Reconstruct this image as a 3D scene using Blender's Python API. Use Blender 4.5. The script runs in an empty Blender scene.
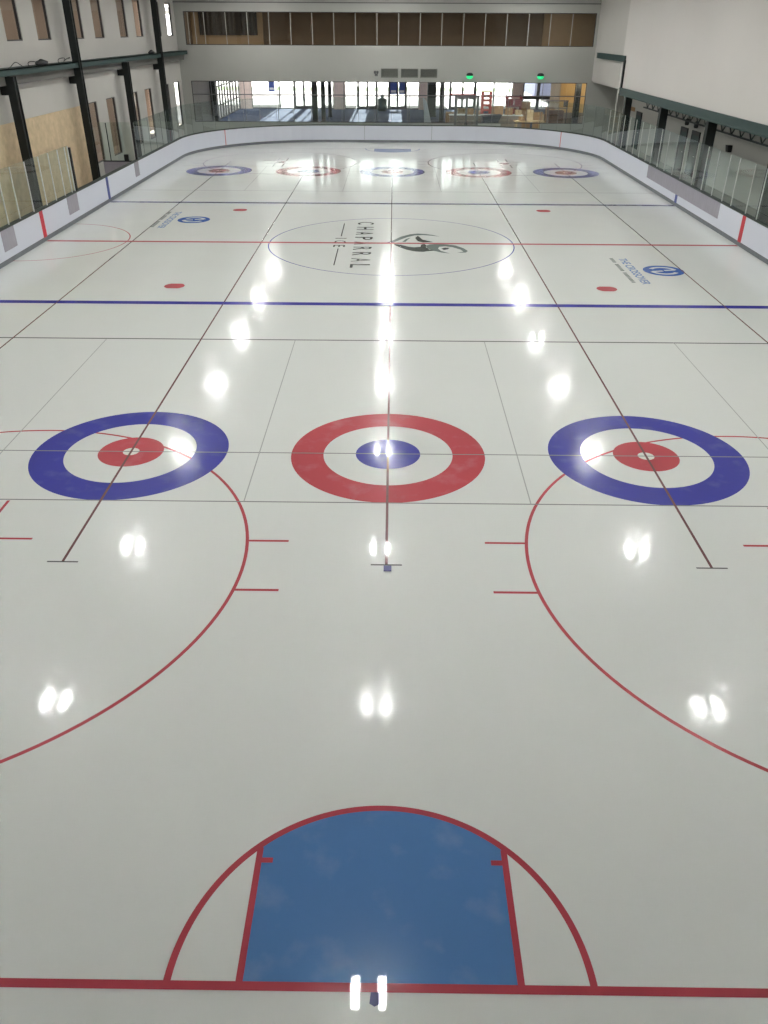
import bpy, math, random
from mathutils import Matrix, Vector
random.seed(7)
F = 0.3048                      # the rink is laid out in feet, built in metres
C = bpy.context.scene.collection
PI = math.pi

# ------------------------------------------------------------------ materials
def lin(c):
    c /= 255.0
    return c / 12.92 if c <= 0.04045 else ((c + 0.055) / 1.055) ** 2.4
def col(r, g, b, k=1.0):
    return (lin(r) * k, lin(g) * k, lin(b) * k, 1.0)

def mat(name, rgb, rough=0.6, metal=0.0, spec=0.5, var=0.06, scale=3.0, stretch=(1, 1, 1), bump=0.0):
    m = bpy.data.materials.new(name); m.use_nodes = True
    nt = m.node_tree; N = nt.nodes; L = nt.links
    b = N['Principled BSDF']
    b.inputs['Roughness'].default_value = rough
    b.inputs['Metallic'].default_value = metal
    b.inputs['Specular IOR Level'].default_value = spec
    c = col(*rgb)
    geo = N.new('ShaderNodeNewGeometry')
    mp = N.new('ShaderNodeMapping'); mp.inputs['Scale'].default_value = stretch
    L.new(geo.outputs['Position'], mp.inputs['Vector'])
    no = N.new('ShaderNodeTexNoise'); no.inputs['Scale'].default_value = scale; no.inputs['Detail'].default_value = 5
    L.new(mp.outputs['Vector'], no.inputs['Vector'])
    mx = N.new('ShaderNodeMix'); mx.data_type = 'RGBA'
    mx.inputs['A'].default_value = tuple(v * (1 - var) for v in c[:3]) + (1,)
    mx.inputs['B'].default_value = tuple(min(1, v * (1 + var)) for v in c[:3]) + (1,)
    L.new(no.outputs['Fac'], mx.inputs['Factor'])
    L.new(mx.outputs['Result'], b.inputs['Base Color'])
    if bump:
        bp = N.new('ShaderNodeBump'); bp.inputs['Strength'].default_value = bump; bp.inputs['Distance'].default_value = 0.01
        L.new(no.outputs['Fac'], bp.inputs['Height']); L.new(bp.outputs['Normal'], b.inputs['Normal'])
    return m

def ice(name, rgb, var=0.05, frost=0.0):
    """Paint seen through clear resurfaced ice: one wet, slightly uneven gloss over every colour."""
    m = bpy.data.materials.new(name); m.use_nodes = True
    nt = m.node_tree; N = nt.nodes; L = nt.links
    b = N['Principled BSDF']
    geo = N.new('ShaderNodeNewGeometry')
    c = col(*rgb)
    n1 = N.new('ShaderNodeTexNoise'); n1.inputs['Scale'].default_value = 0.35; n1.inputs['Detail'].default_value = 4
    L.new(geo.outputs['Position'], n1.inputs['Vector'])
    mx = N.new('ShaderNodeMix'); mx.data_type = 'RGBA'
    mx.inputs['A'].default_value = tuple(v * (1 - var) for v in c[:3]) + (1,)
    mx.inputs['B'].default_value = tuple(min(1, v * (1 + var)) for v in c[:3]) + (1,)
    L.new(n1.outputs['Fac'], mx.inputs['Factor'])
    out = mx.outputs['Result']
    if frost:                                   # cloudy scuffs over painted areas
        n2 = N.new('ShaderNodeTexNoise'); n2.inputs['Scale'].default_value = 2.2; n2.inputs['Detail'].default_value = 6
        L.new(geo.outputs['Position'], n2.inputs['Vector'])
        cr = N.new('ShaderNodeValToRGB'); cr.color_ramp.elements[0].position = 0.54; cr.color_ramp.elements[1].position = 0.9
        cr.color_ramp.elements[1].color = (frost, frost, frost, 1)
        L.new(n2.outputs['Fac'], cr.inputs['Fac'])
        m2 = N.new('ShaderNodeMix'); m2.data_type = 'RGBA'
        L.new(cr.outputs['Color'], m2.inputs['Factor']); L.new(out, m2.inputs['A'])
        m2.inputs['B'].default_value = col(200, 202, 205)
        out = m2.outputs['Result']
    L.new(out, b.inputs['Base Color'])
    # gloss: a clear wet film over a slightly frosted surface, smoother and rougher in slow drifts
    n3 = N.new('ShaderNodeTexNoise'); n3.inputs['Scale'].default_value = 0.5; n3.inputs['Detail'].default_value = 3
    L.new(geo.outputs['Position'], n3.inputs['Vector'])
    mr = N.new('ShaderNodeMapRange'); mr.inputs['From Min'].default_value = 0.3; mr.inputs['From Max'].default_value = 0.7
    mr.inputs['To Min'].default_value = ROUGH[0]; mr.inputs['To Max'].default_value = ROUGH[1]
    L.new(n3.outputs['Fac'], mr.inputs['Value'])
    L.new(mr.outputs['Result'], b.inputs['Roughness'])
    b.inputs['IOR'].default_value = 1.31
    b.inputs['Coat Weight'].default_value = 0.5
    b.inputs['Coat IOR'].default_value = 1.31
    n5 = N.new('ShaderNodeTexNoise'); n5.inputs['Scale'].default_value = 0.85; n5.inputs['Detail'].default_value = 6; n5.inputs['Roughness'].default_value = 0.65; n5.inputs['Distortion'].default_value = 0.4
    L.new(geo.outputs['Position'], n5.inputs['Vector'])
    m5 = N.new('ShaderNodeMapRange'); m5.inputs['From Min'].default_value = 0.40; m5.inputs['From Max'].default_value = 0.54
    m5.inputs['To Min'].default_value = 0.045; m5.inputs['To Max'].default_value = 0.12
    L.new(n5.outputs['Fac'], m5.inputs['Value'])
    # the goal mouth was flooded last and is still glass smooth
    sx = N.new('ShaderNodeSeparateXYZ'); L.new(geo.outputs['Position'], sx.inputs['Vector'])
    m6 = N.new('ShaderNodeMapRange'); m6.inputs['From Min'].default_value = 1.4; m6.inputs['From Max'].default_value = 3.6
    m6.inputs['To Min'].default_value = 0.12; m6.inputs['To Max'].default_value = 1.0
    L.new(sx.outputs['Y'], m6.inputs['Value'])
    mm = N.new('ShaderNodeMath'); mm.operation = 'MULTIPLY'; L.new(m5.outputs['Result'], mm.inputs[0]); L.new(m6.outputs['Result'], mm.inputs[1])
    L.new(mm.outputs['Value'], b.inputs['Coat Roughness'])
    b.inputs['Specular IOR Level'].default_value = 0.15
    n4 = N.new('ShaderNodeTexNoise'); n4.inputs['Scale'].default_value = 9.0; n4.inputs['Detail'].default_value = 3
    L.new(geo.outputs['Position'], n4.inputs['Vector'])
    bp = N.new('ShaderNodeBump'); bp.inputs['Strength'].default_value = BUMP; bp.inputs['Distance'].default_value = 0.0004
    L.new(n4.outputs['Fac'], bp.inputs['Height'])
    L.new(bp.outputs['Normal'], b.inputs['Coat Normal'])
    return m
ROUGH = (0.16, 0.22); BUMP = 0.2

def glass(name, tint, refl=0.06, rough=0.0):
    """Thin sheet glass: tinted clear sheet plus a Fresnel mirror."""
    m = bpy.data.materials.new(name); m.use_nodes = True
    nt = m.node_tree; N = nt.nodes; L = nt.links
    N.remove(N['Principled BSDF'])
    t = N.new('ShaderNodeBsdfTransparent'); t.inputs['Color'].default_value = tint + (1,)
    g = N.new('ShaderNodeBsdfGlossy'); g.inputs['Roughness'].default_value = rough; g.inputs['Color'].default_value = (0.9, 0.95, 0.92, 1)
    geo = N.new('ShaderNodeNewGeometry'); dt = N.new('ShaderNodeVectorMath'); dt.operation = 'DOT_PRODUCT'
    L.new(geo.outputs['Normal'], dt.inputs[0]); L.new(geo.outputs['Incoming'], dt.inputs[1])
    ab = N.new('ShaderNodeMath'); ab.operation = 'ABSOLUTE'; L.new(dt.outputs['Value'], ab.inputs[0])
    iv = N.new('ShaderNodeMath'); iv.operation = 'SUBTRACT'; iv.inputs[0].default_value = 1.0; L.new(ab.outputs['Value'], iv.inputs[1])
    pw = N.new('ShaderNodeMath'); pw.operation = 'POWER'; pw.inputs[1].default_value = 5.0; L.new(iv.outputs['Value'], pw.inputs[0])
    mr = N.new('ShaderNodeMath'); mr.operation = 'MULTIPLY_ADD'; mr.inputs[1].default_value = 0.6; mr.inputs[2].default_value = refl; mr.use_clamp = True
    L.new(pw.outputs['Value'], mr.inputs[0])
    mx = N.new('ShaderNodeMixShader'); L.new(mr.outputs['Value'], mx.inputs['Fac'])
    L.new(t.outputs['BSDF'], mx.inputs[1]); L.new(g.outputs['BSDF'], mx.inputs[2])
    L.new(mx.outputs['Shader'], N['Material Output'].inputs['Surface'])
    return m

def emit(name, rgb, strength):
    m = bpy.data.materials.new(name); m.use_nodes = True
    b = m.node_tree.nodes['Principled BSDF']
    b.inputs['Base Color'].default_value = col(*rgb)
    b.inputs['Emission Color'].default_value = col(*rgb)
    b.inputs['Emission Strength'].default_value = strength
    return m

M = dict(
    ice=ice('clear_ice_over_white', (224, 227, 223), 0.03),
    ring_blue=ice('blue_ring_paint', (66, 68, 156), 0.10, 0.14),
    ring_red=ice('red_ring_paint', (184, 78, 86), 0.08, 0.24),
    button_white=ice('white_button_paint', (222, 222, 215)),
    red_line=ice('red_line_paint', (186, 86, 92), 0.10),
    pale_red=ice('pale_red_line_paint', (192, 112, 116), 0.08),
    goal_red=ice('goal_red_paint', (174, 72, 82), 0.10),
    blue_line=ice('blue_line_paint', (58, 58, 152), 0.08),
    thin_blue=ice('thin_blue_paint', (88, 92, 160), 0.08),
    center_string=ice('brown_red_centre_paint', (118, 86, 86), 0.18),
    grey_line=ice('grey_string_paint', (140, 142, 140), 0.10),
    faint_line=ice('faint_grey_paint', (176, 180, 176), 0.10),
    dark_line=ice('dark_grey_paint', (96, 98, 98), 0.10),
    crease=ice('crease_blue_paint', (84, 126, 178), 0.12, 0.20),
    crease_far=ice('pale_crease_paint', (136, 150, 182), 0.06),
    logo_dark=ice('dark_green_grey_paint', (62, 74, 70), 0.08),
    logo_grey=ice('mid_grey_paint', (122, 132, 128), 0.06),
    logo_text=ice('charcoal_letter_paint', (74, 82, 80), 0.08),
    logo_blue=ice('emblem_blue_paint', (74, 108, 178), 0.08),
    logo_pale=ice('letter_pale_blue_paint', (120, 148, 200), 0.08),
    logo_white=ice('emblem_white_paint', (215, 222, 228), 0.03),
    wall=mat('painted_wall', (193, 190, 184), 0.85, var=0.03, scale=1.2),
    wall_far=mat('far_wall_paint', (172, 172, 166), 0.85, var=0.03, scale=0.8),
    wall_panel=mat('white_wall_panel', (209, 205, 200), 0.8, var=0.025, scale=0.6),
    ceiling=mat('ceiling_paint', (205, 205, 200), 0.9),
    far_block=mat('pale_blue_grey_render', (150, 158, 186), 0.9),
    soffit=mat('shade_painted_soffit', (104, 102, 98), 0.9),  # darkened to paint in the shade under the ledge beam
    concrete=mat('concrete', (150, 150, 144), 0.55, var=0.12, scale=1.5),
    carpet=mat('blue_grey_carpet', (70, 78, 104), 0.95, 0.0, 0.08, var=0.10, scale=2.0),
    osb=mat('strand_board', (208, 186, 152), 0.8, var=0.3, scale=3.5, bump=0.2),
    osb_warm=mat('warm_plywood', (206, 172, 116), 0.8, var=0.10, scale=2.0, stretch=(1, 1, .3)),
    steel=mat('green_black_steel', (11, 19, 17), 0.55, var=0.2, scale=4),
    beam=mat('green_painted_beam', (40, 64, 61), 0.6, var=0.12, scale=3),
    truss=mat('dark_truss_paint', (40, 44, 44), 0.6, var=0.1),
    board=mat('white_board_plastic', (226, 229, 240), 0.35, var=0.02, scale=1.0),
    kick=mat('kick_strip_grey', (112, 116, 122), 0.5, var=0.25, scale=3.0),
    cap=mat('dark_cap_rail', (44, 54, 50), 0.5),
    stripe_red=mat('red_board_stripe', (206, 44, 60), 0.4, var=0.05),
    stripe_blue=mat('blue_board_stripe', (58, 76, 150), 0.4, var=0.05),
    patch=mat('bare_grey_panel', (164, 160, 170), 0.7, var=0.14, scale=9, stretch=(1, 1, .25)),
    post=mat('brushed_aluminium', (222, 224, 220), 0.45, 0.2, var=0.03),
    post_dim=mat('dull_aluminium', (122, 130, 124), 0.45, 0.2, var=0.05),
    black=mat('black_metal', (24, 25, 27), 0.5, var=0.1),
    frame=mat('bronze_window_frame', (70, 68, 68), 0.5, 0.0, var=0.05),
    frame_light=mat('pale_mullion', (182, 180, 170), 0.5, var=0.04),
    frame_grey=mat('grey_mullion', (104, 104, 104), 0.5, var=0.04),
    brown=mat('brown_room_wall', (168, 152, 138), 0.8, var=0.08, scale=0.7),
    brown_dark=mat('dark_brown_wall', (122, 106, 88), 0.7, var=0.14, scale=0.5),
    tan=mat('tan_board_wall', (180, 158, 124), 0.7, var=0.08),
    drape=mat('charcoal_drape', (74, 72, 68), 0.9, var=0.3, scale=5, stretch=(3, 3, .15)),
    pier=mat('grey_brick_pier', (236, 216, 206), 0.85, var=0.15, scale=6),
    ground=mat('sunlit_paving', (150, 147, 146), 0.9, var=0.08, scale=0.3),
    grass=mat('lawn_green', (84, 112, 58), 0.95, var=0.2, scale=1.0),
    vent=mat('grey_louvre', (118, 120, 114), 0.6, var=0.1, scale=30, stretch=(.2, .2, 3)),
    plastic_white=mat('white_plastic', (226, 228, 228), 0.5),
    white_sheet=mat('white_sheet', (226, 234, 242), 0.7, var=0.03),
    bin_green=mat('dark_green_plastic', (40, 62, 60), 0.6),
    red_paint=mat('red_paint', (186, 70, 62), 0.5, var=0.1),
    dark_red=mat('dark_red_plastic', (132, 44, 50), 0.6, var=0.1),
    card=mat('brown_cardboard', (168, 132, 96), 0.85, var=0.1),
    card_pale=mat('pale_cardboard', (200, 176, 142), 0.85, var=0.1),
    ply=mat('plywood', (206, 178, 136), 0.8, var=0.08, scale=4),
    navy=mat('dark_navy_plastic', (44, 50, 62), 0.6),
    counter=mat('grey_brown_counter', (134, 122, 112), 0.8, var=0.08),
    poster_blue=mat('blue_print', (70, 92, 168), 0.7, var=0.1),
    poster_white=mat('white_print', (232, 234, 240), 0.7),
    wood_brown=mat('dark_stained_wood', (88, 62, 46), 0.7, var=0.15),
    cable=mat('black_rubber_cable', (40, 44, 44), 0.6),
    pipe=mat('white_pipe', (214, 212, 206), 0.5),
    hack=mat('dark_blue_rubber', (104, 104, 146), 0.7),
    shield=glass('green_tinted_shield_glass', (0.78, 0.86, 0.83), 0.10),
    pane=glass('window_pane_glass', (0.86, 0.88, 0.88), 0.06),
    pane_brown=glass('viewing_pane_glass', (0.80, 0.76, 0.70), 0.05),
    lamp=emit('lamp_tube_white', (255, 255, 253), 236.0),
    lamp_house=mat('lamp_housing', (220, 220, 220), 0.5),
    green_glow=emit('green_exit_glow', (40, 190, 120), 1.3),
)

# ------------------------------------------------------------------ mesh building
class MB:
    def __init__(s): s.v = []; s.f = []
    def poly(s, pts):
        n = len(s.v); s.v += [tuple(p) for p in pts]; s.f.append(tuple(range(n, n + len(pts)))); return s
    def flat(s, pts, z): return s.poly([(x, y, z) for x, y in pts])
    def box(s, x0, x1, y0, y1, z0, z1):
        n = len(s.v)
        s.v += [(x0, y0, z0), (x1, y0, z0), (x1, y1, z0), (x0, y1, z0), (x0, y0, z1), (x1, y0, z1), (x1, y1, z1), (x0, y1, z1)]
        for q in ((0, 3, 2, 1), (4, 5, 6, 7), (0, 1, 5, 4), (1, 2, 6, 5), (2, 3, 7, 6), (3, 0, 4, 7)): s.f.append(tuple(n + i for i in q))
        return s
    def hexa(s, pts):              # four bottom points then four top points
        n = len(s.v); s.v += [tuple(p) for p in pts]
        for q in ((0, 3, 2, 1), (4, 5, 6, 7), (0, 1, 5, 4), (1, 2, 6, 5), (2, 3, 7, 6), (3, 0, 4, 7)): s.f.append(tuple(n + i for i in q))
        return s
    def bar(s, a, b, r, n=8):      # round bar
        a = Vector(a); b = Vector(b); d = (b - a).normalized()
        u = d.orthogonal().normalized(); w = d.cross(u); k = len(s.v)
        for p in (a, b):
            for i in range(n):
                t = 2 * PI * i / n; s.v.append(tuple(p + u * math.cos(t) * r + w * math.sin(t) * r))
        for i in range(n): s.f.append((k + i, k + (i + 1) % n, k + n + (i + 1) % n, k + n + i))
        s.f.append(tuple(k + i for i in range(n))[::-1]); s.f.append(tuple(k + n + i for i in range(n)))
        return s
    def lathe(s, x, y, prof, n=20):
        k = len(s.v)
        for r, z in prof:
            for i in range(n):
                t = 2 * PI * i / n; s.v.append((x + r * math.cos(t), y + r * math.sin(t), z))
        for j in range(len(prof) - 1):
            for i in range(n): s.f.append((k + j * n + i, k + j * n + (i + 1) % n, k + (j + 1) * n + (i + 1) % n, k + (j + 1) * n + i))
        s.f.append(tuple(k + i for i in range(n))[::-1]); s.f.append(tuple(k + (len(prof) - 1) * n + i for i in range(n)))
        return s
    def ring(s, cx, cy, r0, r1, z, a0=0.0, a1=2 * PI, n=96):
        k = len(s.v); full = abs(a1 - a0 - 2 * PI) < 1e-6
        m = n if full else n + 1
        for i in range(m):
            t = a0 + (a1 - a0) * i / n
            s.v += [(cx + r0 * math.cos(t), cy + r0 * math.sin(t), z), (cx + r1 * math.cos(t), cy + r1 * math.sin(t), z)]
        for i in range(n):
            j = (i + 1) % m; s.f.append((k + 2 * i, k + 2 * i + 1, k + 2 * j + 1, k + 2 * j))
        return s
    def disc(s, cx, cy, r, z, n=64): return s.flat([(cx + r * math.cos(2 * PI * i / n), cy + r * math.sin(2 * PI * i / n)) for i in range(n)], z)
    def rect(s, x0, x1, y0, y1, z): return s.flat([(x0, y0), (x1, y0), (x1, y1), (x0, y1)], z)
    def line(s, a, b, w, z):
        dx, dy = b[0] - a[0], b[1] - a[1]; l = math.hypot(dx, dy); nx, ny = -dy / l * w / 2, dx / l * w / 2
        return s.flat([(a[0] - nx, a[1] - ny), (b[0] - nx, b[1] - ny), (b[0] + nx, b[1] + ny), (a[0] + nx, a[1] + ny)], z)
    def build(s, name, material, parent=None, origin=None, smooth=False):
        if parent is not None: o0 = Vector(parent['o'])
        elif origin is not None: o0 = Vector(origin)
        else:
            xs, ys, zs = zip(*s.v); o0 = Vector(((min(xs) + max(xs)) / 2, (min(ys) + max(ys)) / 2, min(zs)))
        me = bpy.data.meshes.new(name)
        me.from_pydata([tuple((Vector(p) - o0) * F) for p in s.v], [], s.f)
        me.validate(); me.update()
        if smooth:
            for p in me.polygons: p.use_smooth = True
        me.materials.append(M[material])
        ob = bpy.data.objects.new(name, me); C.objects.link(ob)
        if parent is not None: ob.parent = parent
        else: ob.location = o0 * F
        ob['o'] = tuple(o0)
        return ob

def tag(o, label, cat, group=None, kind=None):
    o['label'] = label; o['category'] = cat
    if group: o['group'] = group
    if kind: o['kind'] = kind
    return o
def thing(name, label, cat, at, group=None, kind=None):
    o = bpy.data.objects.new(name, None); C.objects.link(o)
    o.location = Vector(at) * F; o['o'] = tuple(float(v) for v in at); o.empty_display_size = 0.2
    return tag(o, label, cat, group, kind)
def struct(o, label=None, cat=None):
    o['kind'] = 'structure'
    if label: o['label'] = label
    if cat: o['category'] = cat
    return o

def wall_mesh(axis, c0, c1, u0, u1, z0, z1, holes=()):
    """Wall slab between c0 and c1 on axis ('x' or 'y'), spanning u and z, with rectangular openings."""
    m = MB()
    P = (lambda c, u, z: (c, u, z)) if axis == 'x' else (lambda c, u, z: (u, c, z))
    us = sorted({u0, u1, *[h[0] for h in holes], *[h[1] for h in holes]}); zs = sorted({z0, z1, *[h[2] for h in holes], *[h[3] for h in holes]})
    for i in range(len(us) - 1):
        for j in range(len(zs) - 1):
            a, b, c, d = us[i], us[i + 1], zs[j], zs[j + 1]
            if any(h[0] <= a and b <= h[1] and h[2] <= c and d <= h[3] for h in holes): continue
            for cc in (c0, c1): m.poly([P(cc, a, c), P(cc, b, c), P(cc, b, d), P(cc, a, d)])
    for h in list(holes) + [(u0, u1, z0, z1)]:
        a, b, c, d = h
        for (p, q) in (((a, c), (b, c)), ((b, c), (b, d)), ((b, d), (a, d)), ((a, d), (a, c))):
            m.poly([P(c0, *p), P(c1, *p), P(c1, *q), P(c0, *q)])
    return m

# ------------------------------------------------------------------ rink outline
HW, Y0, Y1, RC = 42.6, -11.0, 190.7, 28.0
def outline(d=0.0, n=20):
    """Counter-clockwise outline of the ice, grown outward by d."""
    pts = []
    for cx, cy, a in ((HW - RC, Y0 + RC, -PI / 2), (HW - RC, Y1 - RC, 0), (-HW + RC, Y1 - RC, PI / 2), (-HW + RC, Y0 + RC, PI)):
        for i in range(n + 1):
            t = a + PI / 2 * i / n; pts.append((cx + (RC + d) * math.cos(t), cy + (RC + d) * math.sin(t)))
    return pts
def band(m, d0, d1, z0, z1):
    A, B = outline(d0), outline(d1); n = len(A); k = len(m.v)
    for (x, y), (u, w) in zip(A, B): m.v += [(x, y, z0), (x, y, z1), (u, w, z1), (u, w, z0)]
    for i in range(n):
        j = (i + 1) % n
        for a in range(4): m.f.append((k + 4 * i + a, k + 4 * i + (a + 1) % 4, k + 4 * j + (a + 1) % 4, k + 4 * j + a))
    return m

# floors
struct(MB().flat(outline(0.02), 0.0).build('floor', 'ice'), 'pale glossy ice sheet filling the rink inside the white boards', 'ice')
fl = MB(); fl.box(-49.8, 54.6, -14.5, 198.0, -0.6, -0.03); struct(fl.build('floor', 'concrete'), 'bare concrete walkway around the outside of the rink boards', 'floor')

# ------------------------------------------------------------------ painted ice
Z1, Z2, Z3, Z4, Z5 = 0.003, 0.006, 0.009, 0.012, 0.015
def paint(mb, name, material, label, cat, group=None):
    return tag(mb.build(name, material), label, cat, group)
TN, TF, SH = 32.16, 146.39, 16.0

def house(x, y, outer, inner, label, group):
    t = thing('curling_house', label, 'curling target', (x, y, 0), group)
    MB().ring(x, y, 4, 6, Z2).build('outer_ring', outer, t)
    MB().ring(x, y, 0.5, 2, Z2).build('inner_ring', inner, t) if inner == 'ring_red' else MB().disc(x, y, 2, Z2).build('inner_disc', inner, t)
    if inner == 'ring_red': MB().disc(x, y, 0.5, Z2).build('button', 'button_white', t)
G = 'curling houses near the blue goal crease'
house(-SH, TN, 'ring_blue', 'ring_red', 'blue ringed target with red centre ahead of the crease, on the wood panelled wall side', G)
house(0, TN, 'ring_red', 'ring_blue', 'large red ringed target with blue centre straight ahead of the blue crease', G)
house(SH, TN, 'ring_blue', 'ring_red', 'blue ringed target with red centre ahead of the crease, on the white upper wall side', G)
G = 'curling houses in front of the lobby'
for k, (o, i, l) in enumerate([
    ('ring_blue', 'ring_red', 'small blue ringed target by the rounded corner under the tall office windows'),
    ('ring_red', 'ring_blue', 'small red ringed target half hidden by glare, before the lobby doors'),
    ('ring_blue', 'ring_red', 'small blue ringed target washed out by glare on the rink centreline'),
    ('ring_red', 'ring_blue', 'small red ringed target before the cluttered part of the lobby'),
    ('ring_blue', 'ring_red', 'small blue ringed target by the rounded corner near the warm lit room')]):
    house((k - 2) * SH + (0.5 if k == 1 else 0), TF, o, i, l, G)

for k in range(5):
    x = (k - 2) * SH; y = 20.15
    nm = ['outermost line, closest to the office window wall', 'line through the blue house on the office window side', 'middle line through the red house and the bird emblem',
          'line through the blue house on the white wall side', 'outermost line, closest to the white upper wall'][k]
    paint(MB().line((x, y), (x, TF + 12), 0.14, Z4), 'sheet_center_line', 'center_string', 'thin brownish red curling ' + nm, 'ice line', 'curling sheet centrelines')
for k, x in enumerate((-24, -8, 8, 24)):
    w = ['between the office wall side sheets', 'beside the red house on its office wall side', 'beside the red house on its white wall side', 'between the white wall side sheets'][k]
    paint(MB().line((x, TN - 6), (x, TN + 21), 0.07, Z3), 'sheet_divider_line', 'faint_line', 'faint grey divider line ' + w + ', near end', 'ice line', 'near sheet dividers')
    paint(MB().line((x, TF - 21), (x, TF + 6), 0.07, Z3), 'sheet_divider_line', 'faint_line', 'faint grey divider line ' + w + ', lobby end', 'ice line', 'lobby end sheet dividers')
W = 42.5
for tee, s, e in ((TN, 1, 'before the blue crease'), (TF, -1, 'at the lobby end')):
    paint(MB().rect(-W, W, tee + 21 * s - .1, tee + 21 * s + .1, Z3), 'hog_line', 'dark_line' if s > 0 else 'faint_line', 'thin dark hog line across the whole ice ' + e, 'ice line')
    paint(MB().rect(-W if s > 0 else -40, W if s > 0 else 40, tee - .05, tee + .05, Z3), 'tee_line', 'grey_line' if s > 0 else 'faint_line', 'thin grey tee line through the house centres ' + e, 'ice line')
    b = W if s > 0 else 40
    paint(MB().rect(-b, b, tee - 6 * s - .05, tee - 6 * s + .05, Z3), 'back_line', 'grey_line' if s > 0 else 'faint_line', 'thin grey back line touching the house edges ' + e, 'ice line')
for x, l in ((-SH, 'at the end of the office side centreline'), (0, 'behind the red house, with the blue block'), (SH, 'at the end of the white wall side centreline')):
    paint(MB().rect(x - .77, x + .77, 20.1, 20.2, Z5), 'hack_line', 'dark_line', 'short dark cross line ' + l, 'ice line', 'hack lines')
hk = MB(); hk.box(-.13, .25, 19.62, 20.0, 0.0, 0.08)
tag(hk.build('hack_block', 'hack'), 'small dark blue foothold block behind the red house', 'foothold')

# hockey lines
paint(MB().rect(-W, W, 63.05, 64.0, Z4), 'blue_line', 'blue_line', 'wide blue line between the nearer targets and the bird emblem', 'ice line')
paint(MB().rect(-W, W, 114.45, 115.4, Z4), 'blue_line', 'blue_line', 'blue line crossing before the lobby end targets', 'ice line')
paint(MB().rect(-W, W, 88.65, 89.35, Z5), 'center_red_line', 'pale_red', 'faded red halfway line crossing the bird emblem', 'ice line')
paint(MB().rect(-41, 41, -.205, .045, Z3), 'goal_line', 'goal_red', 'red goal line along the base of the blue crease', 'ice line')
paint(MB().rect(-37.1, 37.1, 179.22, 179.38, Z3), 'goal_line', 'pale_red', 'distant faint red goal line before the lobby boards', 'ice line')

def crease(y, s, fill, line, label):
    t = thing('goal_crease', label, 'goal crease', (0, y, 0))
    R = 5.84; a0 = math.acos(3.92 / R); n = 40
    pts = [(-3.92, y), (3.92, y)] + [(R * math.cos(a0 + (PI - 2 * a0) * i / n), y + s * R * math.sin(a0 + (PI - 2 * a0) * i / n)) for i in range(n + 1)]
    MB().flat(pts, Z1).build('crease_paint', fill, t)
    a = (0, PI) if s > 0 else (PI, 2 * PI)
    MB().ring(0, y, 5.81, 6.02, Z2, a[0], a[1]).build('crease_arc', line, t)
    for sx in (-1, 1):
        x = 3.91 * sx
        MB().rect(x - .1, x + .1, min(y, y + s * 4.35), max(y, y + s * 4.35), Z2).build('side_line', line, t)
        MB().rect(min(x, x - sx * .45), max(x, x - sx * .45), y + s * 3.89 - .09, y + s * 3.89 + .09, Z3).build('tick_mark', line, t)
crease(-.08, 1, 'crease', 'goal_red', 'bright blue goal crease outlined in red at the bottom of the ice')
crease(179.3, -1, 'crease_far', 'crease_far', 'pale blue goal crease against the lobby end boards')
paint(MB().flat([(-.25, -.2), (-.02, -.2), (-.02, -.52), (-.14, -.58), (-.28, -.5)], Z3), 'peg_mark', 'hack', 'tiny dark blue peg mark just behind the goal line', 'ice mark')

def faceoff(x, y, label, group):
    t = thing('faceoff_circle', label, 'faceoff circle', (x, y, 0), group)
    MB().ring(x, y, 14.88, 15.05, Z1, n=160).build('circle_line', 'red_line', t)
    MB().disc(x, y, 1.0, Z1).build('center_spot', 'red_line', t)
    for sx in (-1, 1):
        for sy in (-1, 1):
            dy = 2.1 * sy; x0 = math.sqrt(15 * 15 - dy * dy)
            MB().rect(min(x + sx * x0, x + sx * 16.95), max(x + sx * x0, x + sx * 16.95), y + dy - .085, y + dy + .085, Z1).build('hash_mark', 'red_line', t)
            cx, cy = x + sx * .88, y + sy * 2.08
            ex = x + sx * (3.7 if sy > 0 else 2.6)
            MB().rect(min(cx, ex), max(cx, ex), cy - .085, cy + .085, Z1).rect(cx - .085, cx + .085, min(cy, cy + sy * 3.85), max(cy, cy + sy * 3.85), Z1).build('corner_mark', 'red_line', t)
G = 'faceoff circles'
faceoff(-22, 20.12, 'big red circle with hash marks ahead of the crease, office window side', G)
faceoff(22, 20.12, 'big red circle with hash marks ahead of the crease, white upper wall side', G)
faceoff(-22, 157.8, 'thin red circle at the lobby end, office window side', G)
faceoff(22, 157.8, 'thin red circle at the lobby end, white upper wall side', G)
paint(MB().ring(0, 89, 14.93, 15.07, Z3, n=160), 'center_circle', 'thin_blue', 'thin blue circle around the bird emblem', 'ice circle')
paint(MB().ring(-42.6, 89, 9.9, 10.05, Z3, -PI / 2, PI / 2), 'referee_crease', 'pale_red', 'thin red half circle against the side boards', 'ice circle')
def spot(x, y, label):
    c = .87; a = math.asin(c); n = 24; p = []
    for s in (0, PI): p += [(x + math.cos(s - a + 2 * a * i / n) * 1.03, y + math.sin(s - a + 2 * a * i / n)) for i in range(n + 1)]
    paint(MB().flat(p, Z3), 'faceoff_spot', 'red_line', label, 'faceoff spot', 'neutral faceoff spots')
spot(-22.1, 69.35, 'solid red spot beyond the wide blue line, office window side')
spot(22.06, 69.45, 'solid red spot beside the blue round emblem and lettering')
spot(-22.0, 109.3, 'small red spot before the distant blue line, office window side')
spot(22.1, 110.1, 'small red spot before the distant blue line, white wall side')

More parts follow.
